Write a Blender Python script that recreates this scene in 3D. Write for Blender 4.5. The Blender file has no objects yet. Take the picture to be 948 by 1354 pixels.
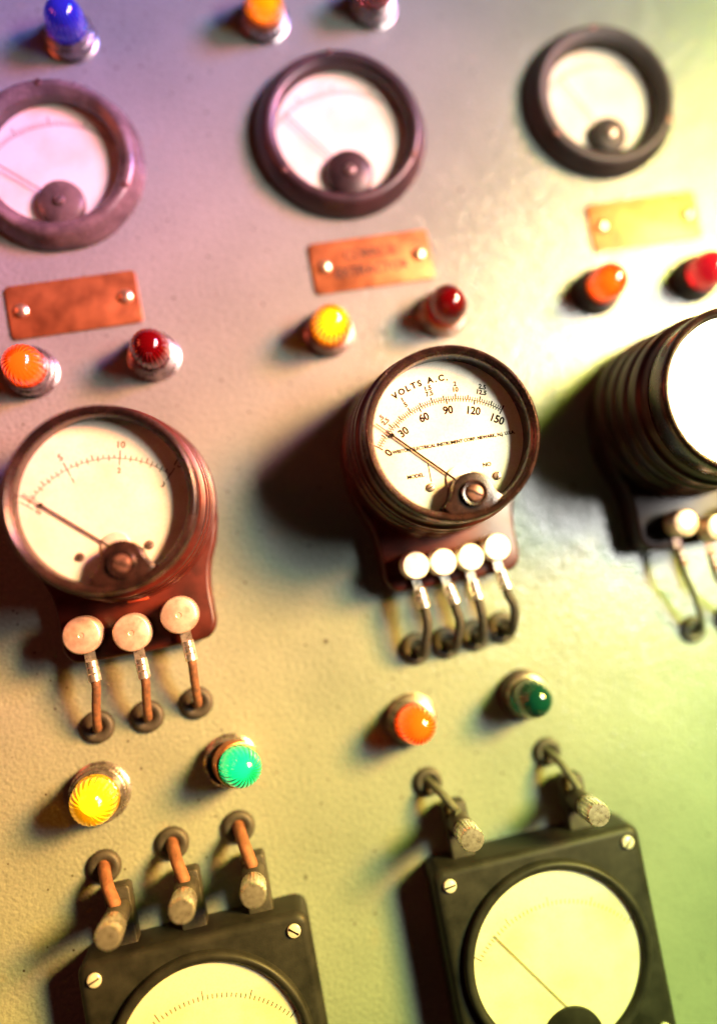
import bpy, bmesh, math, random
from mathutils import Vector, Matrix
random.seed(7)
C = bpy.context.scene.collection
SC = bpy.context.scene
MM = 0.001
PI = math.pi

# ------------------------------------------------------------------ camera
# panel plane: y = 0, x to the right, z up, the room is on the -y side
cam_d = bpy.data.cameras.new('camera')
cam = bpy.data.objects.new('camera', cam_d)
C.objects.link(cam)
SC.camera = cam
RX, RY, RZ = -0.0491, -0.1301, -0.1846
def _rot():
    ca, sa, cb, sb, cc, s_ = math.cos(RX), math.sin(RX), math.cos(RY), math.sin(RY), math.cos(RZ), math.sin(RZ)
    Mx = Matrix(((1, 0, 0), (0, ca, -sa), (0, sa, ca)))
    My = Matrix(((cb, 0, sb), (0, 1, 0), (-sb, 0, cb)))
    Mz = Matrix(((cc, -s_, 0), (s_, cc, 0), (0, 0, 1)))
    return Mz @ Mx @ My
_R = _rot()
def _w(v): return Vector((v[0], v[2], -v[1]))
right, down, fwd = _w(_R[0]), _w(_R[1]), _w(_R[2])
m = Matrix((right, -down, -fwd)).transposed().to_4x4()
m.translation = Vector((-0.11996, -0.5755, -0.21313))
cam.matrix_world = m
cam_d.sensor_fit = 'HORIZONTAL'
cam_d.sensor_width = 36.0
cam_d.lens = 1041.94 / 948 * 36.0
cam_d.clip_start = 0.01
cam_d.clip_end = 50
cam_d.dof.use_dof = True
cam_d.dof.focus_distance = 0.521
cam_d.dof.aperture_fstop = 0.92

# ------------------------------------------------------------------ world, window light and added lamps
W = bpy.data.worlds.new('World'); SC.world = W
W.use_nodes = True
W.node_tree.nodes['Background'].inputs[0].default_value = (0.80, 0.78, 0.72, 1)
W.node_tree.nodes['Background'].inputs[1].default_value = 0.008

def area(name, loc, target, sx, sy, power, col, spread=180):
    d = bpy.data.lights.new(name, 'AREA'); d.shape = 'RECTANGLE'
    d.size = sx; d.size_y = sy; d.energy = power; d.color = col; d.spread = math.radians(spread)
    o = bpy.data.objects.new(name, d); C.objects.link(o)
    o.location = loc
    o.rotation_euler = (Vector(target) - Vector(loc)).to_track_quat('-Z', 'Y').to_euler()
    return o
area('window_light', (0.74, -0.98, -0.08), (0.14, 0, -0.16), 0.17, 0.40, 2.9, (1.0, 0.97, 0.92), 62)
area('added_red_fill', (-0.85, -0.45, 0.25), (0, 0, -0.12), 0.30, 0.30, 2.0, (1.0, 0.13, 0.06))  # added fill that reddens the shadowed left sides, no real lamp there
def spot(name, loc, target, deg, power, col):
    d = bpy.data.lights.new(name, 'SPOT'); d.spot_size = math.radians(deg); d.spot_blend = 1.0
    d.energy = power; d.color = col; d.shadow_soft_size = 0.24
    o = bpy.data.objects.new(name, d); C.objects.link(o)
    o.location = loc
    o.rotation_euler = (Vector(target) - Vector(loc)).to_track_quat('-Z', 'Y').to_euler()
spot('added_violet_wash', (0.90, -0.85, 0.50), (-0.33, 0, 0.23), 33, 290, (0.06, 0.24, 1.0))  # added lamp, stands in for a violet colour wash at upper left
spot('added_rose_wash', (0.98, -0.92, 0.20), (-0.22, 0, -0.10), 33, 520, (1.0, 0.11, 0.19))  # added as well, gives the rose wash at middle left
spot('added_amber_wash', (0.95, -0.92, 0.05), (-0.40, 0, -0.40), 28, 500, (1.0, 0.43, 0.02))  # added for the amber wash at lower left, not a real lamp
spot('added_lime_wash', (0.96, -0.95, 0.10), (0.12, 0, -0.48), 46, 320, (0.76, 1.0, 0.10))  # added, spreads a yellow-green wash along the bottom
spot('added_lime_wash', (1.10, -0.88, 0.35), (0.36, 0, 0.10), 36, 110, (0.70, 1.0, 0.03))  # second added yellow-green wash, for the upper right
spot('added_pale_fill', (1.00, -0.90, 0.25), (-0.02, 0, 0.10), 30, 18, (0.75, 1.0, 1.0))  # weak added fill over the upper middle, no source of its own
SC.view_settings.view_transform = 'Standard'
SC.view_settings.look = 'None'
SC.view_settings.exposure = -0.05
SC.view_settings.gamma = 1.0
SC.cycles.use_denoising = True

# ------------------------------------------------------------------ materials
def newmat(name):
    mt = bpy.data.materials.new(name); mt.use_nodes = True
    nt = mt.node_tree
    return mt, nt, nt.nodes['Principled BSDF']
def N(nt, t, **kw):
    n = nt.nodes.new(t)
    for k, v in kw.items():
        if k in n.inputs: n.inputs[k].default_value = v
        else: setattr(n, k, v)
    return n
def ramp(nt, src, p0, c0, p1, c1):
    r = N(nt, 'ShaderNodeValToRGB')
    r.color_ramp.elements[0].position = p0; r.color_ramp.elements[0].color = (*c0, 1)
    r.color_ramp.elements[1].position = p1; r.color_ramp.elements[1].color = (*c1, 1)
    nt.links.new(src, r.inputs[0])
    return r
def mix(nt, fac, a, b, mode='MIX'):
    n = N(nt, 'ShaderNodeMix', data_type='RGBA', blend_type=mode)
    if isinstance(fac, (int, float)): n.inputs[0].default_value = fac
    else: nt.links.new(fac, n.inputs[0])
    for i, x in ((6, a), (7, b)):
        if isinstance(x, tuple): n.inputs[i].default_value = (*x, 1)
        else: nt.links.new(x, n.inputs[i])
    return n.outputs[2]
def bump(nt, bs, height, strength, dist):
    b = N(nt, 'ShaderNodeBump', Strength=strength, Distance=dist)
    nt.links.new(height, b.inputs['Height']); nt.links.new(b.outputs[0], bs.inputs['Normal'])
    return b

def worn(name, base, dark, rough, metal=0.0, scale=60, grain=900, gb=0.15, coat=0.0, spec=0.5):
    """painted, moulded or cast stuff with uneven colour, fine grain and uneven gloss"""
    mt, nt, bs = newmat(name)
    tc = N(nt, 'ShaderNodeTexCoord')
    n1 = N(nt, 'ShaderNodeTexNoise', Scale=scale, Detail=6.0, Roughness=0.6)
    n2 = N(nt, 'ShaderNodeTexNoise', Scale=grain, Detail=3.0)
    nt.links.new(tc.outputs['Object'], n1.inputs['Vector']); nt.links.new(tc.outputs['Object'], n2.inputs['Vector'])
    r = ramp(nt, n1.outputs['Fac'], 0.35, dark, 0.65, base)
    nt.links.new(r.outputs[0], bs.inputs['Base Color'])
    rr = N(nt, 'ShaderNodeMapRange'); rr.inputs['To Min'].default_value = rough * 0.75; rr.inputs['To Max'].default_value = min(1, rough * 1.3)
    nt.links.new(n1.outputs['Fac'], rr.inputs['Value']); nt.links.new(rr.outputs[0], bs.inputs['Roughness'])
    bs.inputs['Metallic'].default_value = metal
    bs.inputs['Coat Weight'].default_value = coat
    bs.inputs['Specular IOR Level'].default_value = spec
    bump(nt, bs, n2.outputs['Fac'], gb, 0.0004)
    return mt

def panel_paint():
    mt, nt, bs = newmat('hammered_grey_green_paint')
    tc = N(nt, 'ShaderNodeTexCoord'); P = tc.outputs['Object']
    big = N(nt, 'ShaderNodeTexNoise', Scale=7.0, Detail=5.0, Roughness=0.55)
    fine = N(nt, 'ShaderNodeTexNoise', Scale=420.0, Detail=4.0, Roughness=0.6)
    dots = N(nt, 'ShaderNodeTexVoronoi', Scale=120.0, Randomness=1.0)
    dots2 = N(nt, 'ShaderNodeTexVoronoi', Scale=24.0, Randomness=1.0)
    sp = N(nt, 'ShaderNodeTexNoise', Scale=30.0, Detail=4.0)
    for n in (big, fine, dots, dots2, sp): nt.links.new(P, n.inputs['Vector'])
    base = ramp(nt, big.outputs['Fac'], 0.30, (0.150, 0.180, 0.158), 0.70, (0.215, 0.250, 0.220))
    fr = ramp(nt, fine.outputs['Fac'], 0.35, (0.80, 0.80, 0.80), 0.65, (1.0, 1.0, 1.0))
    col = mix(nt, 1.0, base.outputs[0], fr.outputs[0], 'MULTIPLY')
    # small dark specks of dirt and chipped paint: only some cells of the pattern hold one
    def specks(vor, r0, r1, lo, hi):
        d = ramp(nt, vor.outputs['Distance'], r0, (1, 1, 1), r1, (0, 0, 0))
        sepc = N(nt, 'ShaderNodeSeparateColor'); nt.links.new(vor.outputs['Color'], sepc.inputs[0])
        k = ramp(nt, sepc.outputs[0], lo, (0, 0, 0), hi, (1, 1, 1))
        return mix(nt, 1.0, d.outputs[0], k.outputs[0], 'MULTIPLY')
    s1 = specks(dots, 0.08, 0.12, 0.55, 0.58)
    s2 = specks(dots2, 0.03, 0.045, 0.88, 0.90)
    s = mix(nt, 1.0, s1, s2, 'ADD')
    col = mix(nt, s, col, (0.035, 0.025, 0.018))
    rust = ramp(nt, sp.outputs['Fac'], 0.66, (0, 0, 0), 0.80, (0.35, 0.35, 0.35))
    col = mix(nt, rust.outputs[0], col, (0.26, 0.20, 0.13))
    nt.links.new(col, bs.inputs['Base Color'])
    bs.inputs['Roughness'].default_value = 0.24
    bs.inputs['Specular IOR Level'].default_value = 0.7
    ham = N(nt, 'ShaderNodeTexNoise', Scale=330.0, Detail=2.0, Roughness=0.45)
    ham2 = N(nt, 'ShaderNodeTexNoise', Scale=60.0, Detail=2.0)
    nt.links.new(P, ham.inputs['Vector']); nt.links.new(P, ham2.inputs['Vector'])
    b1 = N(nt, 'ShaderNodeBump', Strength=0.70, Distance=0.0010)
    nt.links.new(ham.outputs['Fac'], b1.inputs['Height'])
    b2 = N(nt, 'ShaderNodeBump', Strength=0.16, Distance=0.0020)
    nt.links.new(ham2.outputs['Fac'], b2.inputs['Height']); nt.links.new(b1.outputs[0], b2.inputs['Normal'])
    nt.links.new(b2.outputs[0], bs.inputs['Normal'])
    return mt

M = {}
M['panel'] = panel_paint()
M['bakelite'] = worn('red_brown_bakelite', (0.062, 0.009, 0.005), (0.022, 0.0045, 0.003), 0.34, 0, 45, 700, 0.12, 0.0, 0.4)
M['shaded_bakelite'] = worn('shade_darkened_bakelite', (0.022, 0.0045, 0.003), (0.010, 0.0025, 0.002), 0.38, 0, 45, 700, 0.12, 0.0, 0.3)  # darker copy of the red-brown bakelite, the body's shade put into its colour
M['bezel'] = worn('dark_brown_bezel_enamel', (0.020, 0.009, 0.007), (0.007, 0.004, 0.0035), 0.26, 0, 120, 1100, 0.25, 0.2)
M['rim'] = worn('brown_black_cast_rim', (0.036, 0.018, 0.019), (0.012, 0.008, 0.009), 0.38, 0, 50, 900, 0.2)
M['pale_rim'] = worn('brown_rim_reflected_light', (0.135, 0.105, 0.095), (0.045, 0.034, 0.032), 0.26, 0, 40, 900, 0.2)  # glossy brown rim, its pinkish reflection put into the base colour
M['matte_rim'] = worn('matte_black_rim_enamel', (0.022, 0.019, 0.017), (0.010, 0.009, 0.008), 0.55, 0, 60, 900, 0.2)
M['oldscrew'] = worn('brown_stained_screw', (0.20, 0.11, 0.085), (0.07, 0.035, 0.028), 0.40, 0.6, 200, 1200, 0.2)
M['square'] = worn('black_grey_meter_case', (0.017, 0.0165, 0.016), (0.008, 0.008, 0.0075), 0.48, 0, 60, 900, 0.2, 0.0, 0.2)
M['chrome'] = worn('dull_nickel', (0.90, 0.89, 0.86), (0.74, 0.71, 0.66), 0.36, 0.55, 160, 1500, 0.12)
M['lug'] = worn('tinned_lug_metal', (0.88, 0.86, 0.82), (0.50, 0.46, 0.42), 0.28, 0.9, 260, 1500, 0.2)
M['agednickel'] = worn('aged_pinkish_nickel', (0.66, 0.52, 0.45), (0.44, 0.32, 0.27), 0.36, 0.55, 160, 1500, 0.12)
M['steel'] = worn('old_screw_steel', (0.42, 0.36, 0.32), (0.16, 0.11, 0.09), 0.35, 0.8, 200, 1200, 0.2)
M['brass'] = worn('tarnished_brass', (0.38, 0.145, 0.045), (0.20, 0.070, 0.022), 0.40, 0.65, 55, 1000, 0.35)
M['brass_dark'] = worn('oxide_dark_brass', (0.05, 0.022, 0.009), (0.03, 0.013, 0.006), 0.55, 0.4, 200, 1000, 0.2)  # raised lettering in darker, oxidised brass
M['rivet'] = worn('bright_brass_rivet', (0.85, 0.66, 0.40), (0.55, 0.36, 0.16), 0.28, 0.9, 220, 1500, 0.2)
M['copper'] = worn('copper_collar', (0.60, 0.24, 0.10), (0.32, 0.11, 0.05), 0.30, 0.85, 120, 1300, 0.15)
M['lampchrome'] = worn('worn_chrome', (0.42, 0.40, 0.39), (0.17, 0.15, 0.14), 0.27, 0.9, 150, 1300, 0.15)
M['lampring'] = worn('plated_lamp_ring', (0.42, 0.36, 0.32), (0.17, 0.12, 0.10), 0.30, 0.8, 150, 1300, 0.15)
M['rubber'] = worn('black_rubber', (0.030, 0.028, 0.024), (0.014, 0.013, 0.012), 0.55, 0, 150, 1200, 0.5)
M['cloth'] = worn('black_braided_insulation', (0.025, 0.023, 0.021), (0.010, 0.010, 0.010), 0.60, 0, 300, 2500, 0.9)
M['brownwire'] = worn('brown_braided_insulation', (0.16, 0.07, 0.03), (0.05, 0.025, 0.015), 0.60, 0, 200, 2500, 0.9)
M['palewire'] = worn('faded_pink_insulation', (0.22, 0.085, 0.045), (0.10, 0.04, 0.02), 0.60, 0, 200, 2500, 0.9)
M['greywire'] = worn('grey_green_insulation', (0.075, 0.085, 0.065), (0.04, 0.045, 0.035), 0.60, 0, 200, 2500, 0.9)
M['ink'] = worn('printing_ink', (0.010, 0.008, 0.007), (0.022, 0.018, 0.016), 0.8, 0, 900, 2000, 0.0, 0.0, 0.0)
M['redlabel'] = worn('red_painted_maker_plate', (0.60, 0.075, 0.02), (0.42, 0.05, 0.015), 0.4, 0, 90, 900, 0.2)

def dial_paint():
    mt, nt, bs = newmat('aged_white_dial_paint')
    tc = N(nt, 'ShaderNodeTexCoord')
    a = N(nt, 'ShaderNodeTexNoise', Scale=28.0, Detail=5.0); b = N(nt, 'ShaderNodeTexNoise', Scale=700.0, Detail=3.0)
    nt.links.new(tc.outputs['Object'], a.inputs['Vector']); nt.links.new(tc.outputs['Object'], b.inputs['Vector'])
    c1 = ramp(nt, a.outputs['Fac'], 0.25, (0.60, 0.53, 0.41), 0.55, (0.70, 0.68, 0.62))
    c2 = ramp(nt, b.outputs['Fac'], 0.30, (0.90, 0.89, 0.87), 0.55, (1, 1, 1))
    nt.links.new(mix(nt, 1.0, c1.outputs[0], c2.outputs[0], 'MULTIPLY'), bs.inputs['Base Color'])
    bs.inputs['Roughness'].default_value = 0.5
    return mt
M['dial'] = dial_paint()

def glass_mat():
    mt = bpy.data.materials.new('gauge_glass'); mt.use_nodes = True
    nt = mt.node_tree; nt.nodes.clear()
    out = N(nt, 'ShaderNodeOutputMaterial'); mx = N(nt, 'ShaderNodeMixShader')
    tr = N(nt, 'ShaderNodeBsdfTransparent'); tr.inputs[0].default_value = (0.97, 0.97, 0.95, 1)
    gl = N(nt, 'ShaderNodeBsdfGlossy'); gl.inputs['Roughness'].default_value = 0.04
    lw = N(nt, 'ShaderNodeLayerWeight', Blend=0.5)
    pw = N(nt, 'ShaderNodeMath', operation='POWER'); nt.links.new(lw.outputs['Facing'], pw.inputs[0]); pw.inputs[1].default_value = 5.0
    fr = N(nt, 'ShaderNodeMath', operation='MULTIPLY_ADD'); nt.links.new(pw.outputs[0], fr.inputs[0]); fr.inputs[1].default_value = 0.8; fr.inputs[2].default_value = 0.02
    nt.links.new(fr.outputs[0], mx.inputs[0]); nt.links.new(tr.outputs[0], mx.inputs[1]); nt.links.new(gl.outputs[0], mx.inputs[2])
    nt.links.new(mx.outputs[0], out.inputs[0])
    return mt
M['glass'] = glass_mat()

def lens_mat(name, col, emit=0.0, ecol=None, trans=0.75):
    mt, nt, bs = newmat(name)
    bs.inputs['Base Color'].default_value = (*col, 1)
    bs.inputs['Roughness'].default_value = 0.12
    bs.inputs['IOR'].default_value = 1.50
    bs.inputs['Transmission Weight'].default_value = trans
    bs.inputs['Coat Weight'].default_value = 0.5
    if emit:
        bs.inputs['Emission Color'].default_value = (*(ecol or col), 1)
        bs.inputs['Emission Strength'].default_value = emit
    return mt
def bulb_mat(name, col, s):
    mt, nt, bs = newmat(name)
    bs.inputs['Base Color'].default_value = (*col, 1)
    bs.inputs['Emission Color'].default_value = (*col, 1)
    bs.inputs['Emission Strength'].default_value = s
    return mt
M['lens_yellow'] = lens_mat('yellow_lamp_glass', (1.0, 0.55, 0.005), 0.12, (1.0, 0.36, 0.0))
M['lens_amber'] = lens_mat('amber_lamp_glass', (1.0, 0.13, 0.01), 0.30, (1.0, 0.06, 0.0))
M['lens_red'] = lens_mat('red_lamp_glass', (0.24, 0.002, 0.005), 0)
M['lens_brightred'] = lens_mat('bright_red_lamp_glass', (0.90, 0.02, 0.03), 0.45, (1.0, 0.01, 0.03))
M['lens_pink'] = lens_mat('pale_red_lamp_glass', (0.80, 0.12, 0.10), 0.0)
M['lens_green'] = lens_mat('green_lamp_glass', (0.01, 0.80, 0.35), 0.15, (0.0, 0.75, 0.28))
M['lens_darkgreen'] = lens_mat('dark_green_lamp_glass', (0.006, 0.10, 0.07), 0)
M['lens_blue'] = lens_mat('blue_lamp_glass', (0.05, 0.06, 0.75), 0.12, (0.05, 0.03, 1.0))
M['bulb_yellow'] = bulb_mat('glowing_yellow_bulb', (1.0, 0.72, 0.08), 3.2)
M['bulb_amber'] = bulb_mat('glowing_amber_bulb', (1.0, 0.26, 0.03), 1.8)
M['bulb_green'] = bulb_mat('glowing_green_bulb', (0.10, 1.0, 0.55), 0.8)

# ------------------------------------------------------------------ mesh helpers (millimetres, x right, y up, z out of the panel)
def obj(name, bm, mat, parent=None, angle=35, recalc=True):
    if recalc: bmesh.ops.recalc_face_normals(bm, faces=bm.faces[:])
    bmesh.ops.scale(bm, vec=(MM, MM, MM), verts=bm.verts[:])
    me = bpy.data.meshes.new(name); bm.to_mesh(me); bm.free()
    for p in me.polygons: p.use_smooth = True
    me.set_sharp_from_angle(angle=math.radians(angle))
    me.materials.append(mat)
    o = bpy.data.objects.new(name, me); C.objects.link(o)
    if parent: o.parent = parent
    return o
def thing(name, label, cat, x, z, group=None, spin=0.0):
    """an Empty on the panel face; its local z axis points out of the panel"""
    o = bpy.data.objects.new(name, None); C.objects.link(o)
    o.empty_display_size = 0.01
    o.location = (x * MM, 0, z * MM)
    o.rotation_euler = (Matrix.Rotation(PI / 2, 3, 'X') @ Matrix.Rotation(spin, 3, 'Z')).to_euler()
    o['label'] = label; o['category'] = cat
    if group: o['group'] = group
    return o
def lathe(prof, seg=64, mod=None, bm=None, at=(0, 0)):
    bm = bm or bmesh.new()
    rings = []
    for r, z in prof:
        if r < 1e-6:
            rings.append([bm.verts.new((at[0], at[1], z))])
        else:
            ring = []
            for i in range(seg):
                a = 2 * PI * i / seg
                k = mod(a, r, z) if mod else 1.0
                ring.append(bm.verts.new((at[0] + r * k * math.cos(a), at[1] + r * k * math.sin(a), z)))
            rings.append(ring)
    for A, B in zip(rings, rings[1:]):
        if len(A) == 1 and len(B) == 1: continue
        if len(A) == 1:
            for i in range(seg): bm.faces.new((A[0], B[i], B[(i + 1) % seg]))
        elif len(B) == 1:
            for i in range(seg): bm.faces.new((A[i], B[0], A[(i + 1) % seg]))
        else:
            for i in range(seg): bm.faces.new((A[i], A[(i + 1) % seg], B[(i + 1) % seg], B[i]))
    return bm
def tube(pts, rad, seg=14, bm=None, sub=6, wob=0.0):
    """round bar along a Catmull-Rom curve"""
    P = [Vector(p) for p in pts]; Q = []
    ext = [2 * P[0] - P[1]] + P + [2 * P[-1] - P[-2]]
    for i in range(1, len(ext) - 2):
        p0, p1, p2, p3 = ext[i - 1:i + 3]
        for k in range(sub):
            t = k / sub
            Q.append(0.5 * ((2 * p1) + (p2 - p0) * t + (2 * p0 - 5 * p1 + 4 * p2 - p3) * t * t + (3 * p1 - p0 - 3 * p2 + p3) * t ** 3))
    Q.append(P[-1])
    bm = bm or bmesh.new(); rings = []; up = Vector((1, 0.2, 0.1))
    for i, q in enumerate(Q):
        d = (Q[min(i + 1, len(Q) - 1)] - Q[max(i - 1, 0)]).normalized()
        u = (up - d * up.dot(d)).normalized(); v = d.cross(u); up = u
        r = rad * (1 + wob * math.sin(i * 2.1))
        rings.append([bm.verts.new(q + (u * math.cos(2 * PI * j / seg) + v * math.sin(2 * PI * j / seg)) * r) for j in range(seg)])
    for A, B in zip(rings, rings[1:]):
        for j in range(seg): bm.faces.new((A[j], A[(j + 1) % seg], B[(j + 1) % seg], B[j]))
    bm.faces.new(rings[0]); bm.faces.new(rings[-1][::-1])
    return bm
def prism(out, z0, z1, bev=1.5, bm=None, steps=3):
    """outline (list of xy) pushed from z0 to z1 with a rounded front edge"""
    bm = bm or bmesh.new(); n = len(out)
    cx = sum(p[0] for p in out) / n; cy = sum(p[1] for p in out) / n
    nrm = []
    for i in range(n):
        a, b = Vector(out[i - 1]), Vector(out[(i + 1) % n]); t = (b - a).normalized(); nrm.append(Vector((t.y, -t.x)))
    area2 = sum(out[i][0] * out[(i + 1) % n][1] - out[(i + 1) % n][0] * out[i][1] for i in range(n))
    sg = 1 if area2 > 0 else -1
    levels = [(0, z0), (0, z1 - bev)] + [(bev * (1 - math.cos(PI / 2 * k / steps)), z1 - bev + bev * math.sin(PI / 2 * k / steps)) for k in range(1, steps + 1)]
    rings = [[bm.verts.new((p[0] - sg * nn.x * ins, p[1] - sg * nn.y * ins, z)) for p, nn in zip(out, nrm)] for ins, z in levels]
    for A, B in zip(rings, rings[1:]):
        for i in range(n): bm.faces.new((A[i], A[(i + 1) % n], B[(i + 1) % n], B[i]))
    bm.faces.new(rings[-1]); bm.faces.new(rings[0][::-1])
    return bm
def rrect(w, h, r, cx=0, cy=0, k=6):
    o = []
    for sx, sy, a0 in ((1, 1, 0), (-1, 1, 90), (-1, -1, 180), (1, -1, 270)):
        for i in range(k + 1):
            a = math.radians(a0 + 90 * i / k)
            o.append((cx + sx * (w / 2 - r) + r * math.cos(a), cy + sy * (h / 2 - r) + r * math.sin(a)))
    return o
def smooth_poly(pts, sub=6):
    n = len(pts); o = []
    for i in range(n):
        p0, p1, p2, p3 = (Vector(pts[(i + k) % n]) for k in (-1, 0, 1, 2))
        for k in range(sub):
            t = k / sub
            q = 0.5 * ((2 * p1) + (p2 - p0) * t + (2 * p0 - 5 * p1 + 4 * p2 - p3) * t * t + (3 * p1 - p0 - 3 * p2 + p3) * t ** 3)
            o.append((q.x, q.y))
    return o
def add_text(bm, s, size, x, y, z, rot=0.0, thick=0.12, bold=0.0, sx=1.0):
    cu = bpy.data.curves.new('tmp', 'FONT'); cu.body = s; cu.size = size
    cu.align_x = 'CENTER'; cu.align_y = 'CENTER'; cu.extrude = thick; cu.offset = bold; cu.resolution_u = 3
    o = bpy.data.objects.new('tmp', cu); C.objects.link(o)
    dg = bpy.context.evaluated_depsgraph_get()
    me = bpy.data.meshes.new_from_object(o.evaluated_get(dg))
    me.transform(Matrix.Translation((x, y, z)) @ Matrix.Rotation(rot, 4, 'Z') @ Matrix.Diagonal((sx, 1, 1, 1)))
    bm.from_mesh(me)
    bpy.data.meshes.remove(me); bpy.data.objects.remove(o); bpy.data.curves.remove(cu)
def bar(bm, p, q, w, z0, z1):
    """flat stroke from p to q"""
    p, q = Vector(p), Vector(q); d = (q - p).normalized(); n = Vector((-d.y, d.x)) * w / 2
    c = [p + n, p - n, q - n, q + n]
    lo = [bm.verts.new((v.x, v.y, z0)) for v in c]; hi = [bm.verts.new((v.x, v.y, z1)) for v in c]
    bm.faces.new(hi)
    for i in range(4): bm.faces.new((lo[i], lo[(i + 1) % 4], hi[(i + 1) % 4], hi[i]))
def pol(cx, cy, r, deg):
    a = math.radians(deg); return (cx + r * math.cos(a), cy + r * math.sin(a))
def arc_text(bm, s, size, cx, cy, r, mid, step, z, bold=0.0):
    adv = [{'.': 0.50, ' ': 0.55, 'L': 0.85, 'T': 0.85, 'S': 0.8}.get(c, 1.0) * step for c in s]
    a = mid + sum(adv) / 2
    for ch, w in zip(s, adv):
        a -= w / 2
        if ch != ' ':
            rr = r - (size * 0.30 if ch == '.' else 0)
            x, y = pol(cx, cy, rr, a)
            add_text(bm, ch, size if ch != '.' else size * 0.9, x, y + (size * 0.25 if ch == '.' else 0), z, math.radians(a - 90), bold=bold)
        a -= w / 2

# ------------------------------------------------------------------ the setting: the sheet steel face of the switchboard
bm = bmesh.new()
for v in rrect(1700, 2000, 8, 0, -150): bm.verts.new((v[0], v[1], 0))
vs = bm.verts[:]
bm.faces.new(vs)
ext = bmesh.ops.extrude_face_region(bm, geom=bm.faces[:])
bmesh.ops.translate(bm, vec=(0, 0, -4), verts=[v for v in ext['geom'] if isinstance(v, bmesh.types.BMVert)])
sheet = obj('switchboard_panel', bm, M['panel'])
sheet.rotation_euler = (PI / 2, 0, 0)
sheet['kind'] = 'structure'
sheet['label'] = 'grey green hammered steel panel carrying all the gauges and lamps'

# ------------------------------------------------------------------ pilot lamps
def pilot_lamp(x, z, lens, label, ring='lampring', collar='copper', bulb=None, s=1.0, flutes=24, tall=1.0, lean=0.0, up=0.0, cut=0.016):
    t = thing('pilot_lamp', label, 'lamp', x, z, 'round pilot lamps on the panel')
    knurl = lambda a, r, z: 1 + (0.012 * (1 if math.sin(a * 48) > 0 else -1) if 2.4 < z < 9.2 and r > 16 * s else 0)
    obj('knurled_ring', lathe([(18.6 * s, -0.5), (18.6 * s, 1.4), (17.2 * s, 2.2), (17.4 * s, 2.6), (17.4 * s, 9.0), (16.9 * s, 10.2), (15.9 * s, 10.8), (15.0 * s, 10.8)], 192, knurl), M[ring], t)
    obj('collar', lathe([(15.6 * s, 10.3), (15.6 * s, 14.5 + up), (15.2 * s, 15.4 + up), (14.2 * s, 15.8 + up), (13.6 * s, 15.2 + up), (13.6 * s, 11), (0, 10.6)], 64), M[collar], t)
    fl = lambda a, r, z: 1 + cut * math.cos(a * flutes) * min(1, r / 9)
    prof = [(13.4 * s, 11.2), (13.7 * s, 19.5)]
    for k in range(0, 10):
        a = PI / 2 * k / 9
        prof.append((13.7 * s * math.cos(a) ** 0.9 if k < 9 else 0, 22.5 + up * 0.8 + 16.5 * tall * s * math.sin(a)))
    ln = obj('lens', lathe(prof, flutes * 8, fl), M[lens], t, 80)
    if bulb:
        pr = [(0, 12.0), (4.5, 12.2), (4.5, 16)] + [(6.2 * math.cos(PI / 2 * (k / 4 - 0.6)) if k < 6.4 else 0, 21 + 6.2 * math.sin(PI / 2 * (k / 4 - 0.6))) for k in range(0, 7)]
        pr[-1] = (0, 27.2)
        obj('bulb', lathe(pr, 24), M[bulb], ln)
    if lean:
        for ch in t.children:
            if not ch.name.startswith('knurled_ring'): ch.rotation_euler = (0, lean, 0)
    return t
LB = 12.0
pilot_lamp(-41.7, -49.0, 'lens_yellow', 'lit yellow fluted lamp directly under the lettered brass plate', bulb='bulb_yellow', cut=0.065)
pilot_lamp(45.3, -47.5, 'lens_red', 'unlit dark red fluted lamp above the four-terminal voltmeter', cut=0.065)
pilot_lamp(-256.1, -46.0, 'lens_amber', 'glowing orange lamp cut by the left picture edge', bulb='bulb_amber', ring='lampchrome', collar='lampchrome')
pilot_lamp(-170.5, -47.6, 'lens_red', 'dark red lamp under the reddish brass plate at far left', ring='lampchrome', collar='lampchrome')
pilot_lamp(170.5, -48.5, 'lens_amber', 'orange lamp with black base under the yellowish brass plate at right', ring='rim', collar='rim', bulb='bulb_amber')
pilot_lamp(252.5, -50.2, 'lens_brightred', 'bright red lamp cut by the right picture edge', ring='rim', collar='rim')
pilot_lamp(-35.0, -340.0, 'lens_amber', 'orange lit lamp below the grommets of the four-terminal voltmeter', bulb='bulb_amber', ring='lampring', collar='lampchrome')
pilot_lamp(51.0, -339.5, 'lens_darkgreen', 'very dark green unlit lamp right of the orange one', ring='rim', collar='lampring')
pilot_lamp(-257.5, -344.0, 'lens_yellow', 'bright yellow glowing lamp at lower left with shiny ring', bulb='bulb_yellow', ring='lampchrome', collar='lampchrome', s=1.12)
pilot_lamp(-167.0, -341.5, 'lens_green', 'glowing green lamp with orange collar right of the yellow one', bulb='bulb_green', ring='lampchrome', collar='copper', lean=0.30, up=7.0)
pilot_lamp(-189.5, 196.0, 'lens_blue', 'blue violet lamp at the top left corner', ring='lampchrome', collar='lampchrome')
pilot_lamp(-46.7, 196.0, 'lens_yellow', 'yellow orange lit lamp at the top edge above the middle flush gauge', bulb='bulb_amber', ring='lampchrome', collar='copper')
pilot_lamp(38.5, 199.0, 'lens_pink', 'pale red lamp at the top edge with bright chrome ring', ring='lampchrome', collar='lampchrome')

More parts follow.
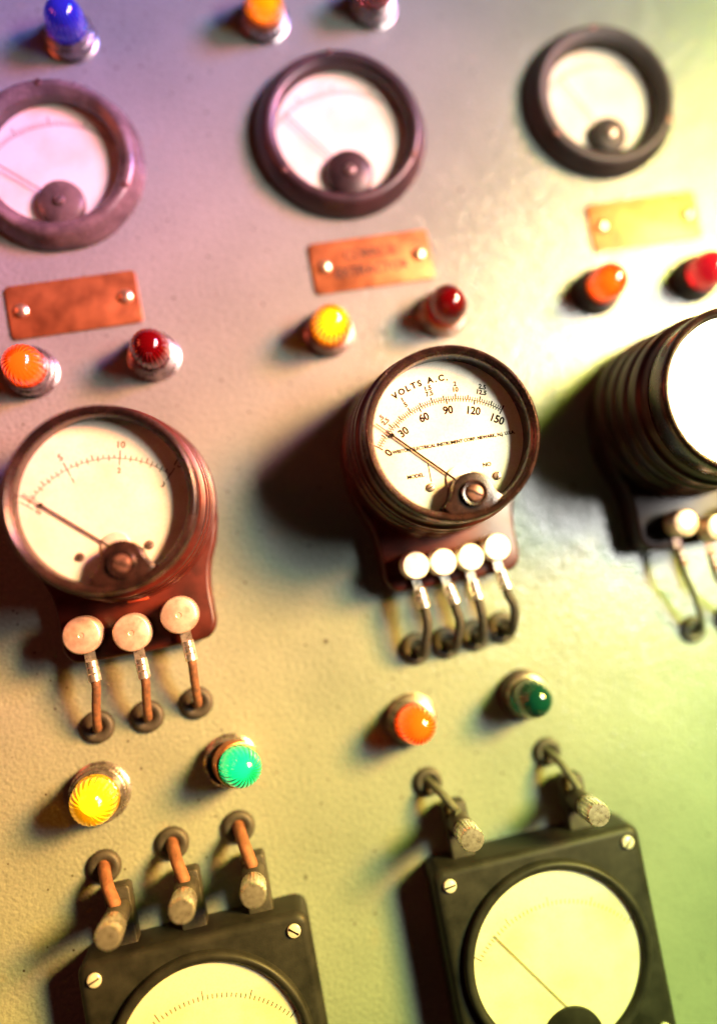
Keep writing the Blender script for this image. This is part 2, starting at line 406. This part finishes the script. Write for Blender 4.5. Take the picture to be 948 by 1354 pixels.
# ------------------------------------------------------------------ brass name plates
def name_plate(x, z, label, lines, spin=0.0, marks=False):
    t = thing('name_plate', label, 'name plate', x, z, 'small brass name plates', spin)
    o = rrect(92, 39, 3.5)
    pl = obj('plate', prism(o, -0.3, 2.0, 0.5), M['brass'], t)
    for tx, ty, wx in ((lines[0], 6.6, 1.0), (lines[1], -6.0, 0.97)) if lines else ():
        b = bmesh.new(); add_text(b, tx, 10.2, -1.0, ty, 2.02, 0.0, 0.22, 0.28, wx)
        obj('lettering', b, M['brass_dark'], pl, 30)
    for sx in (-1, 1):
        r = lathe([(5.2, 1.6), (5.2, 2.4), (4.8, 3.6), (3.4, 4.6), (1.6, 5.1), (0, 5.2)], 28, at=(sx * 36.5, 0.5))
        obj('rivet', r, M['rivet'], t)
    return t
name_plate(0.3, 0.0, 'brass plate stamped CONV. 2 EXTRACTOR with two round rivets', ('CONV. 2', 'EXTRACTOR'), 0.0)
name_plate(-219.5, -1.5, 'blurred reddish brass plate between the left flush gauge and dark red lamp', None, 0.0)
name_plate(222.3, 2.0, 'yellowish brass plate without lettering under the right flush gauge', None, 0.0)

# ------------------------------------------------------------------ screws
def slot_screw(parent, x, y, z, r, name='screw', mat='steel', ang=0.5, dome=0.3):
    b = lathe([(r * 1.0, z - 0.8), (r, z + r * 0.18), (r * 0.85, z + r * (0.18 + dome * 0.6)), (r * 0.5, z + r * (0.18 + dome * 0.9)), (0, z + r * (0.18 + dome))], 28, at=(x, y))
    s = obj(name, b, M[mat], parent)
    g = bmesh.new(); c, d = math.cos(ang), math.sin(ang)
    bar(g, (x - c * r * 0.8, y - d * r * 0.8), (x + c * r * 0.8, y + d * r * 0.8), r * 0.24, z, z + r * (0.2 + dome))
    obj('slot', g, M['ink'], s)
    return s

# ------------------------------------------------------------------ flush gauges (top row)
def flush_gauge(x, z, R, label, needle=125, lobes=0, rim='rim', hub=19.0, din=0.74):
    t = thing('flush_gauge', label, 'gauge', x, z, 'flush round gauges in the top row')
    ri = R * din
    mod = (lambda a, r, zz: 1 + (0.013 * abs(math.sin(a * lobes / 2)) if r > R * 0.86 else 0)) if lobes else None
    obj('rim', lathe([(R, -0.5), (R, 3.5), (R * 0.985, 6), (R * 0.955, 9), (R * 0.92, 13), (R * 0.885, 15.6), (R * 0.85, 16.4), (R * 0.82, 15.8), (ri + 3.2, 13.2), (ri + 1.2, 12.4), (ri + 0.2, 11.2), (ri, 1.0)], 144, mod), M[rim], t, 50)
    obj('dial', lathe([(0, 1.6), (ri + 0.8, 1.6), (ri + 0.8, 0.2), (0, 0.2)], 96), M['dial'], t)
    b = bmesh.new(); cy = -ri * 0.62
    for i in range(41):
        a = 138 - i * 96 / 40
        L = 6.5 if i % 10 == 0 else 3.4
        r0 = ri * 1.28
        bar(b, pol(0, cy, r0, a), pol(0, cy, r0 + L, a), 0.5 if i % 10 else 0.8, 1.5, 1.72)
    for i in range(40):
        bar(b, pol(0, cy, ri * 1.28, 138 - i * 2.4), pol(0, cy, ri * 1.28, 138 - (i + 1) * 2.4), 0.35, 1.5, 1.7)
    obj('scale_marks', b, M['ink'], t)
    nb = bmesh.new(); p = pol(0, cy, 6, needle); q = pol(0, cy, ri * 1.30, needle)
    bar(nb, p, q, 0.8, 4.6, 5.0); obj('needle', nb, M['ink'], t)
    hb = lathe([(hub, 1.0), (hub, 5.5), (hub * 0.93, 8.0), (hub * 0.7, 10.0), (hub * 0.35, 10.8), (0, 11.0)], 48, at=(0, cy - 1.5))
    hc = obj('hub_cover', hb, M[rim], t)
    slot_screw(hc, 0, cy - 1.5, 11.0, 4.2, 'adjusting_screw', 'steel', 0.7)
    obj('glass', lathe([(0, 12.6), (ri + 1.0, 12.6), (ri + 1.0, 11.6), (0, 11.6)], 64), M['glass'], t)
    for a in (90, 210, 330):
        px, py = pol(0, 0, R * 0.865, a)
        slot_screw(t, px, py, 15.8, 2.6, 'rim_screw', 'oldscrew', random.uniform(0, 3))
    return t
flush_gauge(-216, 102, 63, 'flush round gauge with pinkish, light-reflecting scalloped rim and cream dial cut by left edge', 140, 8, 'pale_rim', 17, 0.73)
flush_gauge(-5, 100, 65.5, 'flush round gauge with dark brown rim above the lettered brass plate', 128, 0, 'rim', 18.5, 0.76)
flush_gauge(204.5, 101.5, 62.0, 'flush round gauge with black rim and white dial at upper right', 120, 0, 'matte_rim', 15, 0.72)

# ------------------------------------------------------------------ surface gauges with a terminal skirt (middle row)
def skirt_outline(k, drop, hw):
    p = [(60, -6), (58, -28), (51, -47), (hw + 0.5, -62), (hw + 0.5, -76), (hw, drop + 9), (hw - 4.5, drop + 2), (hw - 14, drop), (0, drop - 0.6)]
    full = p + [(-a, b) for a, b in p[-2::-1]] + [(-46, 26), (0, 44), (46, 26)]
    return [(a * k, b * k) for a, b in smooth_poly(full, 5)]
def terminal(parent, x, y, z, r, L, mat='chrome'):
    """nut, stud and knurled thumb knob"""
    a0 = random.uniform(0, 1)
    kn = lambda a, rr, zz: 1 + (0.012 * math.cos(a * 40) if rr > r * 0.96 else 0)
    k = obj('terminal_knob', lathe([(r * 0.40, z - 1), (r * 0.40, z + 6.2), (r * 0.90, z + 6.5), (r * 0.985, z + 7.2), (r, z + 8.0), (r, z + L - 1.6), (r * 0.955, z + L - 0.4), (r * 0.90, z + L), (r * 0.16, z + L + 0.15), (r * 0.12, z + L - 0.25), (0, z + L - 0.25)], 120, kn, at=(x, y)), M[mat], parent)
    b = bmesh.new()
    hexo = [(x + r * 0.72 * math.cos(a0 + i * PI / 3), y + r * 0.72 * math.sin(a0 + i * PI / 3)) for i in range(6)]
    obj('nut', prism(hexo, z - 0.5, z + 3.4, 0.5, b), M['steel'], k)
    return k

def voltmeter_print(dial, zf):
    """scale, numerals and lettering of the middle instrument"""
    ink = M['ink']; z = zf + 0.05; cx, cy = 2.0, -34.5
    a0, a1 = 143.0, 52.0
    ang = lambda v: a0 + (a1 - a0) * v
    R0 = 58.0
    b = bmesh.new()
    for i in range(61):
        a = ang(i / 60)
        L = 3.4 if i % 10 == 0 else (2.8 if i % 5 == 0 else 2.0)
        bar(b, pol(cx, cy, R0, a), pol(cx, cy, R0 + L, a), 0.80 if i % 5 == 0 else 0.50, zf - 0.1, z + 0.1)
    for i in range(51):
        a = ang(i / 50)
        L = 2.8 if i % 10 == 0 else 1.7
        bar(b, pol(cx, cy, R0 - 0.2, a), pol(cx, cy, R0 - L, a), 0.80 if i % 10 == 0 else 0.50, zf - 0.1, z + 0.12)
    for i in range(60):
        bar(b, pol(cx, cy, R0, ang(i / 60)), pol(cx, cy, R0, ang((i + 1) / 60)), 0.34, zf - 0.1, z + 0.14)
    obj('scale_marks', b, ink, dial)
    b = bmesh.new()
    for i, s in enumerate(('0', '30', '60', '90', '120', '150')):
        a = ang(i / 5); x, y = pol(cx, cy, R0 - 6.9, a)
        add_text(b, s, 7.0, x, y, z, math.radians((a - 90) * 0.8), bold=0.24, sx=0.92)
    for i, (s1, s2) in enumerate((('.5', '2.5'), ('1', '5'), ('1.5', '7.5'), ('2', '10'), ('2.5', '12.5'))):
        a = ang((i + 1) / 6); r_ = math.radians((a - 90) * 0.85)
        x, y = pol(cx, cy, R0 + 5.9, a); add_text(b, s2, 4.1, x, y, z, r_, bold=0.17)
        x, y = pol(cx, cy, R0 + 9.5, a); add_text(b, s1, 4.1, x, y, z, r_, bold=0.17)
    obj('numerals', b, ink, dial, 20)
    b = bmesh.new()
    arc_text(b, 'VOLTS A.C.', 5.4, cx, cy, R0 + 14.0, 101.0, 3.9, z, 0.24)
    obj('unit_lettering', b, ink, dial, 20)
    for nm, tx, sz, x, y, bo in (('maker_lettering', 'WESTON ELECTRICAL INSTRUMENT CORP. NEWARK, N.J. U.S.A.', 2.9, 3.5, -4.0, 0.13),
                                 ('model_lettering', 'MODEL', 3.4, -25, -21, 0.12), ('serial_lettering', 'NO', 3.6, 21.5, -21.5, 0.12)):
        b = bmesh.new(); add_text(b, tx, sz, x, y, z, 0.0, bold=bo, sx=0.96); obj(nm, b, ink, dial, 20)
    b = bmesh.new(); bar(b, (-15.8, -14), (-15.8, -26), 0.6, zf - 0.1, z + 0.1); obj('printed_line', b, ink, dial)
    for sx, ang_ in ((-17, 0.4), (26.5, 1.2)):
        slot_screw(dial, sx, -29.5, zf + 0.4, 2.7, 'dial_screw', 'steel', ang_)

def ammeter_print(dial, zf, k):
    ink = M['ink']; z = zf + 0.05; cx, cy = 0.0, -32.0 * k
    a0, a1 = 140.0, 46.0; R0 = 57.0 * k
    ang = lambda v: a0 + (a1 - a0) * v
    b = bmesh.new()
    for i in range(31):
        a = ang(i / 30); L = 5.0 if i % 10 == 0 else (3.4 if i % 5 == 0 else 2.2)
        bar(b, pol(cx, cy, R0, a), pol(cx, cy, R0 + L, a), 0.55, zf - 0.1, z + 0.1)
        if i % 2 == 0: bar(b, pol(cx, cy, R0 - 0.2, a), pol(cx, cy, R0 - (4.6 if i % 10 == 0 else 1.8), a), 0.45, zf - 0.1, z + 0.12)
        if i < 30: bar(b, pol(cx, cy, R0, a), pol(cx, cy, R0, ang((i + 1) / 30)), 0.35, zf - 0.1, z + 0.14)
    obj('scale_marks', b, ink, dial)
    b = bmesh.new()
    for i, s in enumerate(('0', '5', '10', '15')):
        a = ang(i / 3); x, y = pol(cx, cy, R0 + 8.5, a); add_text(b, s, 6.0, x, y, z, math.radians((a - 90) * 0.8), bold=0.07)
    for i, s in enumerate(('0', '1', '2', '3')):
        a = ang(i / 3); x, y = pol(cx, cy, R0 - 8.0, a); add_text(b, s, 5.0, x, y, z, math.radians((a - 90) * 0.8), bold=0.06)
    obj('numerals', b, ink, dial, 20)
    for sx in (-19, 21):
        slot_screw(dial, sx * k, -30 * k, zf + 0.4, 2.9, 'dial_screw', 'steel', 0.3)

def surface_gauge(x, z, label, k, printer, needle, knobs, kr, kL, group='round gauges with terminal skirts', kmat='chrome', shell='bakelite', drop=-94, hw=48, depth=1.0, redlabel=False):
    t = thing('surface_gauge', label, 'gauge', x, z, group)
    D = depth
    sk = skirt_outline(k, drop, hw)
    obj('terminal_skirt', prism(sk, -0.6, 21 * D, 3.0), M[shell], t, 40)
    pr = [(61, 2), (62, 6), (62, 19), (61, 22.5), (58.8, 24)]
    zz = 24.0
    for r in (60.2, 59.2, 58.2):
        pr += [(r - 1.3, zz + 1.6), (r - 0.3, zz + 2.4), (r, zz + 4.4), (r, zz + 11.4), (r - 0.4, zz + 12.8), (r - 1.5, zz + 13.6)]
        zz += 14.2
    pr += [(55.2, zz + 0.8), (54.8, zz + 3.0), (53.6, 71.8), (52.0, 72.4), (50.6, 72.4), (50.6, 66)]
    obj('body', lathe([(r * k, h * D) for r, h in pr], 128), M[shell], t, 40)
    bz = [(52.2, 70.5), (53.0, 73.0), (54.4, 74.2), (55.0, 76), (55.0, 87.0), (54.6, 89.2), (53.6, 90.8), (52.6, 91.2), (51.6, 90.6), (50.6, 89.2), (50.0, 88.2), (49.3, 87.8), (49.0, 87.0), (48.8, 72.0)]
    bezel = obj('bezel', lathe([(r * k, h * D) for r, h in bz], 160), M['bezel'], t, 50)
    zf = 73.4 * D
    dial = obj('dial', lathe([(0, zf), (49.6 * k, zf), (49.6 * k, zf - 1.2), (0, zf - 1.2)], 128), M['dial'], t)
    printer(dial, zf, k) if printer is ammeter_print else printer(dial, zf)
    if printer is voltmeter_print:
        for ch in dial.children: ch.scale = (k, k, 1)
    # movement cover that rises from the bezel at the foot of the dial, with the zero adjuster
    by = -38.5 * k; bx = 5.5 * k
    cov = [pol(bx, by, 13.4 * k, a) for a in range(8, 173, 8)]
    cov = [(bx + 18 * k, by - 4.5 * k), (bx + 15 * k, by - 1.2 * k)] + cov + [(bx - 15 * k, by - 1.2 * k), (bx - 20 * k, by - 5.5 * k), (bx - 16 * k, by - 11.0 * k), (bx - 2, by - 12 * k), (bx + 10 * k, by - 10.6 * k)]
    cv = obj('movement_cover', prism(cov, zf - 0.6, 88.6 * D, 1.2), M['bezel'], t, 40)
    ring = lathe([(8.2 * k, 88.0 * D), (8.2 * k, 90.6 * D), (7.4 * k, 91.4 * D), (6.4 * k, 91.2 * D), (6.0 * k, 89.9 * D), (0, 89.8 * D)], 48, at=(bx, by))
    obj('adjuster_ring', ring, M['bezel'], cv)
    slot_screw(cv, bx, by, 90.1 * D, 5.4 * k, 'adjusting_screw', 'oldscrew', -0.55)
    # needle with its pivot plate
    nb = bmesh.new(); px, py = bx - 6.0, by + 11
    th = math.radians(needle); e = (px + 62 * k * math.cos(th), py + 62 * k * math.sin(th))
    rmax = 46.5 * k
    L = 62 * k
    while math.hypot(px + L * math.cos(th), py + L * math.sin(th)) > rmax: L -= 0.5
    tip = (px + L * math.cos(th), py + L * math.sin(th)); tip0 = (px + (L - 13) * math.cos(th), py + (L - 13) * math.sin(th))
    bar(nb, (px, py), tip0, 1.25, zf + 1.3, zf + 1.8); bar(nb, tip0, tip, 0.6, zf + 1.3, zf + 1.8)
    for q, w in ((tip0, 1.4),):
        lathe([(0, zf + 1.1), (w, zf + 1.1), (w, zf + 2.0), (0, zf + 2.0)], 12, None, nb, q)
    obj('needle', nb, M['ink'], t)
    pv = [pol(bx - 3.5 * k, by + 11 * k, 8.5 * k, a) for a in range(0, 360, 15)]
    obj('pivot_plate', prism(pv, zf - 0.2, zf + 1.6, 0.4), M['chrome'], t)
    obj('glass', lathe([(0, 86.4 * D), (49.1 * k, 86.4 * D), (49.1 * k, 85.2 * D), (0, 85.2 * D)], 64), M['glass'], t)
    for kx, ky in knobs:
        terminal(t, kx, ky, 20.4 * D, kr, kL, kmat)
    if redlabel:
        o = obj('maker_plate', prism(rrect(15, 11, 1.5, 2.5, -61), 20.0 * D, 22.6 * D, 0.4), M['redlabel'], t)
    return t
VM = (13.0, -150.0); AM = (-210.5, -152.5); RM = (204.0, -156.0)
KV = [(-30.7, -80.0), (-11.3, -81.2), (8.5, -81.4), (28.5, -78.0)]
KA = [(-33.5, -81.5), (-2.0, -86.0), (30.0, -80.5)]
KR = [(-24, -80.0), (0.0, -88.0), (20.0, -83.0), (38.0, -82.0)]
surface_gauge(*VM, 'sharp middle voltmeter with printed scale, long needle and four terminals', 1.045, voltmeter_print, 135, KV, 9.6, 21.0, drop=-93)
surface_gauge(*AM, 'large white-faced round gauge at left with three terminal knobs', 1.075, ammeter_print, 138, KA, 12.4, 22.0, redlabel=True, kmat='agednickel', depth=0.87)
surface_gauge(*RM, 'shade-darkened red-brown round gauge cut by the right picture edge', 1.03, ammeter_print_right := (lambda d, zf: ammeter_print(d, zf, 1.0)), 140, KR, 10.0, 22.0, depth=1.17, kmat='agednickel', shell='shaded_bakelite')

# ------------------------------------------------------------------ grommets and leads
def grommet(x, z, r, label, group, sx=1.0):
    b = lathe([(r * 0.30, 0.6), (r * 0.34, 2.0), (r * 0.48, 3.6), (r * 0.70, 4.6), (r * 0.88, 3.8), (r * 0.98, 2.2), (r, -0.4), (r * 0.5, -0.4), (r * 0.30, 0.6)], 40)
    o = obj('grommet', b, M['rubber'], None, 60)
    o.location = (x * MM, 0, z * MM); o.rotation_euler = (PI / 2, 0, 0)
    o['label'] = label; o['category'] = 'grommet'; o['group'] = group
    return o
def lead(x, z, pts, rad, mat, label, group, knob=None, lug_to=None, knob_z=26.0, lug_w=6.5, lug=True, lmat='lug'):
    """a wire into its grommet with a crimped lug at the knob; points relative to (x, z), the grommet's middle"""
    t = thing('lead_wire', label, 'wire', x, z, group)
    obj('insulation', tube(pts, rad, 14, None, 7, 0.015), M[mat], t, 60)
    if lug:
        kx, ky = knob; ex, ey, ez = pts[0]
        d = Vector((ex - kx, ey - ky)); d.normalize()
        b = bmesh.new()
        lathe([(3.4, knob_z - 0.9), (lug_w * 1.0, knob_z - 0.9), (lug_w * 1.0, knob_z + 0.5), (3.4, knob_z + 0.5), (3.4, knob_z - 0.9)], 28, None, b, (kx, ky))
        a = Vector((kx, ky)) + d * lug_w * 0.9; c = Vector((ex, ey)) - d * 9.5
        bar(b, a, c, lug_w * 0.95, knob_z - 0.7, knob_z + 0.6)
        lg = obj('lug', b, M[lmat], t)
        # crimp barrel
        dd = Vector((d.x, d.y, 0))
        p0 = Vector((ex, ey, ez)) - dd * 10.5; p1 = Vector((ex, ey, ez)) + dd * 3.0
        cb = tube([p0, p0 + dd * 4.2, p1 - dd * 4.2, p1], rad * 1.42, 12, None, 4)
        obj('crimp', cb, M[lmat], lg)
        ib = bmesh.new(); n = Vector((-d.y, d.x))
        for s_ in (-0.4, 0.55):
            c0 = Vector((ex, ey)) - d * (4.0 + s_ * 4.5)
            bar(ib, c0 - n * rad * 0.9, c0 + n * rad * 0.9, 0.9, ez + rad * 1.25, ez + rad * 1.47)
        obj('crimp_mark', ib, M['steel'], lg)
    return t
ORD4 = ('leftmost', 'second from left', 'third from left', 'rightmost')
GV = [(-21.4, -290.9), (1.6, -291.0), (23.9, -289.8), (44.7, -288.2)]
for i, (gx, gz) in enumerate(GV):
    grommet(gx, gz, 12.0, 'black rubber grommet, %s of four under the middle voltmeter' % ORD4[i], 'black grommets under the middle voltmeter')
    kx = VM[0] + KV[i][0] - gx; ky = VM[1] + KV[i][1] - gz
    ex = kx + (3.0, 5.5, 3.0, 5.0)[i]; ey = ky - 27.5
    side = (3.5, 4.5, 1.5, 4.5)[i]
    pts = [(ex, ey, 25.5), (ex + 0.8, ey - 8, 25.8), (ex * 0.5 + side, ey * 0.48, 25.0), (side, 3.0, 19.0), (side * 0.6, -3.5, 10.0), (0.0, -0.6, 3.0), (0.0, 0.0, -2.5)]
    lead(gx, gz, pts, 3.3, 'cloth', 'black wire with silver lug on the %s terminal of the middle voltmeter' % ORD4[i], 'black leads of the middle voltmeter', (kx, ky))
ORD3 = ('leftmost', 'middle', 'rightmost')
GA = [(-251.8, -299.7), (-217.6, -299.6), (-183.0, -297.2)]
for i, (gx, gz) in enumerate(GA):
    grommet(gx, gz, 11.5, 'dark brown grommet, %s of three under the left round gauge' % ORD3[i], 'dark grommets under the left round gauge')
    kx = AM[0] + KA[i][0] - gx; ky = AM[1] + KA[i][1] - gz
    ex = kx * 0.85 + 2; ey = ky - 29
    pts = [(ex, ey, 25.5), (ex, ey - 7, 25.0), (ex * 0.5 + 1, ey * 0.45, 20.0), (2.0, 2.0, 12.0), (0.0, -0.6, 3.0), (0, 0, -2.5)]
    lead(gx, gz, pts, 3.0, 'brownwire', 'brown wire on the %s terminal of the left round gauge' % ORD3[i], 'brown leads of the left round gauge', (kx, ky), lug_w=7.5)
GR = [(192.8, -318.6), (222, -316)]
for i, (gx, gz) in enumerate(GR):
    grommet(gx, gz, 10.5, ('black grommet of the dark right gauge, fully inside the picture', 'black grommet cut by the right picture edge below the dark gauge')[i], 'black grommets under the right round gauge')
    kk = KR[i]
    kx = RM[0] + kk[0] - gx; ky = RM[1] + kk[1] - gz
    ex = kx + 2; ey = ky - 28
    pts = [(ex, ey, 25.5), (ex, ey - 8, 25.5), (ex * 0.5 + 2, ey * 0.45, 20.0), (2.0, 3.0, 12.0), (0.0, -0.6, 3.0), (0, 0, -2.5)]
    lead(gx, gz, pts, 2.3, 'greywire', ('thin dark wire from the leftmost knob of the right gauge', 'thin dark wire from the second knob of the right gauge')[i], 'thin leads of the right round gauge', (kx, ky), lug_w=7, lmat='oldscrew')

# ------------------------------------------------------------------ square meters in the bottom row
def square_meter(x, z, label, w, depth, posts, dial_r, needle):
    t = thing('square_meter', label, 'meter', x, z, 'black square meters in the bottom row')
    obj('case', prism(rrect(w, w, 9), -0.5, depth, 6.0, None, 4), M['square'], t, 40)
    R = dial_r
    obj('bezel', lathe([(R + 7.5, depth - 2), (R + 7.0, depth + 3), (R + 5.8, depth + 5.2), (R + 4.0, depth + 5.8), (R + 1.8, depth + 5.2), (R + 0.6, depth + 3.6), (R, depth + 3.0), (R, depth - 1.0)], 128), M['square'], t, 50)
    dl = obj('dial', lathe([(0, depth + 0.8), (R + 0.8, depth + 0.8), (R + 0.8, depth - 1), (0, depth - 1)], 96), M['dial'], t)
    b = bmesh.new(); cy = -R * 0.55
    for i in range(41):
        a = 140 - i * 2.5; L = 6 if i % 10 == 0 else 3
        bar(b, pol(0, cy, R * 1.15, a), pol(0, cy, R * 1.15 + L, a), 0.5, depth + 0.7, depth + 0.95)
    obj('scale_marks', b, M['ink'], dl)
    nb = bmesh.new(); bar(nb, (0, cy), pol(0, cy, R * 1.2, needle), 0.45, depth + 1.6, depth + 2.0); obj('needle', nb, M['ink'], t)
    hub = [pol(0, -R * 0.9, R * 0.36, a) for a in range(0, 360, 10)]
    obj('movement_cover', prism(hub, depth, depth + 2.8, 0.5), M['square'], t)
    obj('glass', lathe([(0, depth + 4.4), (R + 0.9, depth + 4.4), (R + 0.9, depth + 3.4), (0, depth + 3.4)], 64), M['glass'], t)
    for sx in (-1, 1):
        for sy in (-1, 1):
            slot_screw(t, sx * (w / 2 - 11), sy * (w / 2 - 11), depth + 0.2, 4.6, 'case_screw', 'chrome', random.uniform(0, 3))
    for px, py in posts:
        obj('terminal_tab', prism(rrect(17, 52, 3, px, w / 2 + 12), 6, 17.5, 1.5), M['rubber'], t, 40)
        c = obj('terminal_post', lathe([(8.0, 17), (8.0, 34), (7.2, 35.4), (4.5, 35.8), (0, 35.8)], 36, None, None, (px, py)), M['rubber'], t)
        kn = lambda a, r, zz: 1 + (0.02 * math.cos(a * 24) if r > 7 else 0)
        obj('terminal_knob', lathe([(3.4, 34), (3.4, 37), (7.6, 37.6), (8.2, 39), (8.2, 56), (7.4, 57.4), (0, 57.8)], 72, kn, at=(px, py)), M['lug'], c)
    return t
SR = (30.5, -514.0); SL = (-208.0, -518.0)
PR = [(-48.5, 101.0), (39.5, 97.5)]
PL = [(-46.0, 99.0), (0.0, 104.0), (45.0, 103.0)]
square_meter(*SR, 'black square meter with large white round dial at the bottom', 152, 32, PR, 60, 125)
square_meter(*SL, 'black square meter whose top edge shows at the lower left', 152, 32, PL, 60, 130)
for i, (gx, gz) in enumerate([(-30.9, -386.7), (61.0, -384.6)]):
    grommet(gx, gz, 10.5, ('dark grommet above the left post of the bottom square meter', 'dark grommet above the right post of the bottom square meter')[i], 'grommets over the bottom square meter')
    px, py = SR[0] + PR[i][0] - gx, SR[1] + PR[i][1] - gz
    pts = [(px, py + 9, 27), (px * 0.9, py * 0.6, 25), (px * 0.4, py * 0.2, 17), (0, 0.6, 3), (0, 0, -2.5)]
    lead(gx, gz, pts, 3.0, 'greywire', ('short dark wire on the left post of the bottom square meter', 'short dark wire on the right post of the bottom square meter')[i], 'short leads over the bottom square meter', lug=False)
for i, (gx, gz) in enumerate([(-262.9, -394.0), (-215.6, -389.0), (-169.3, -388.0)]):
    grommet(gx, gz, 11.5, 'brown grommet, %s of three above the lower left square meter' % ORD3[i], 'grommets over the lower left square meter')
    px, py = SL[0] + PL[i][0] - gx, SL[1] + PL[i][1] - gz
    pts = [(px, py + 8, 27), (px * 0.95, py * 0.6, 27), (px * 0.5, py * 0.25, 20), (0, 0.6, 3), (0, 0, -2.5)]
    lead(gx, gz, pts, 4.2, 'palewire', 'short brown wire on the %s post of the lower left square meter' % ORD3[i], 'short brown leads over the lower left square meter', lug=False)
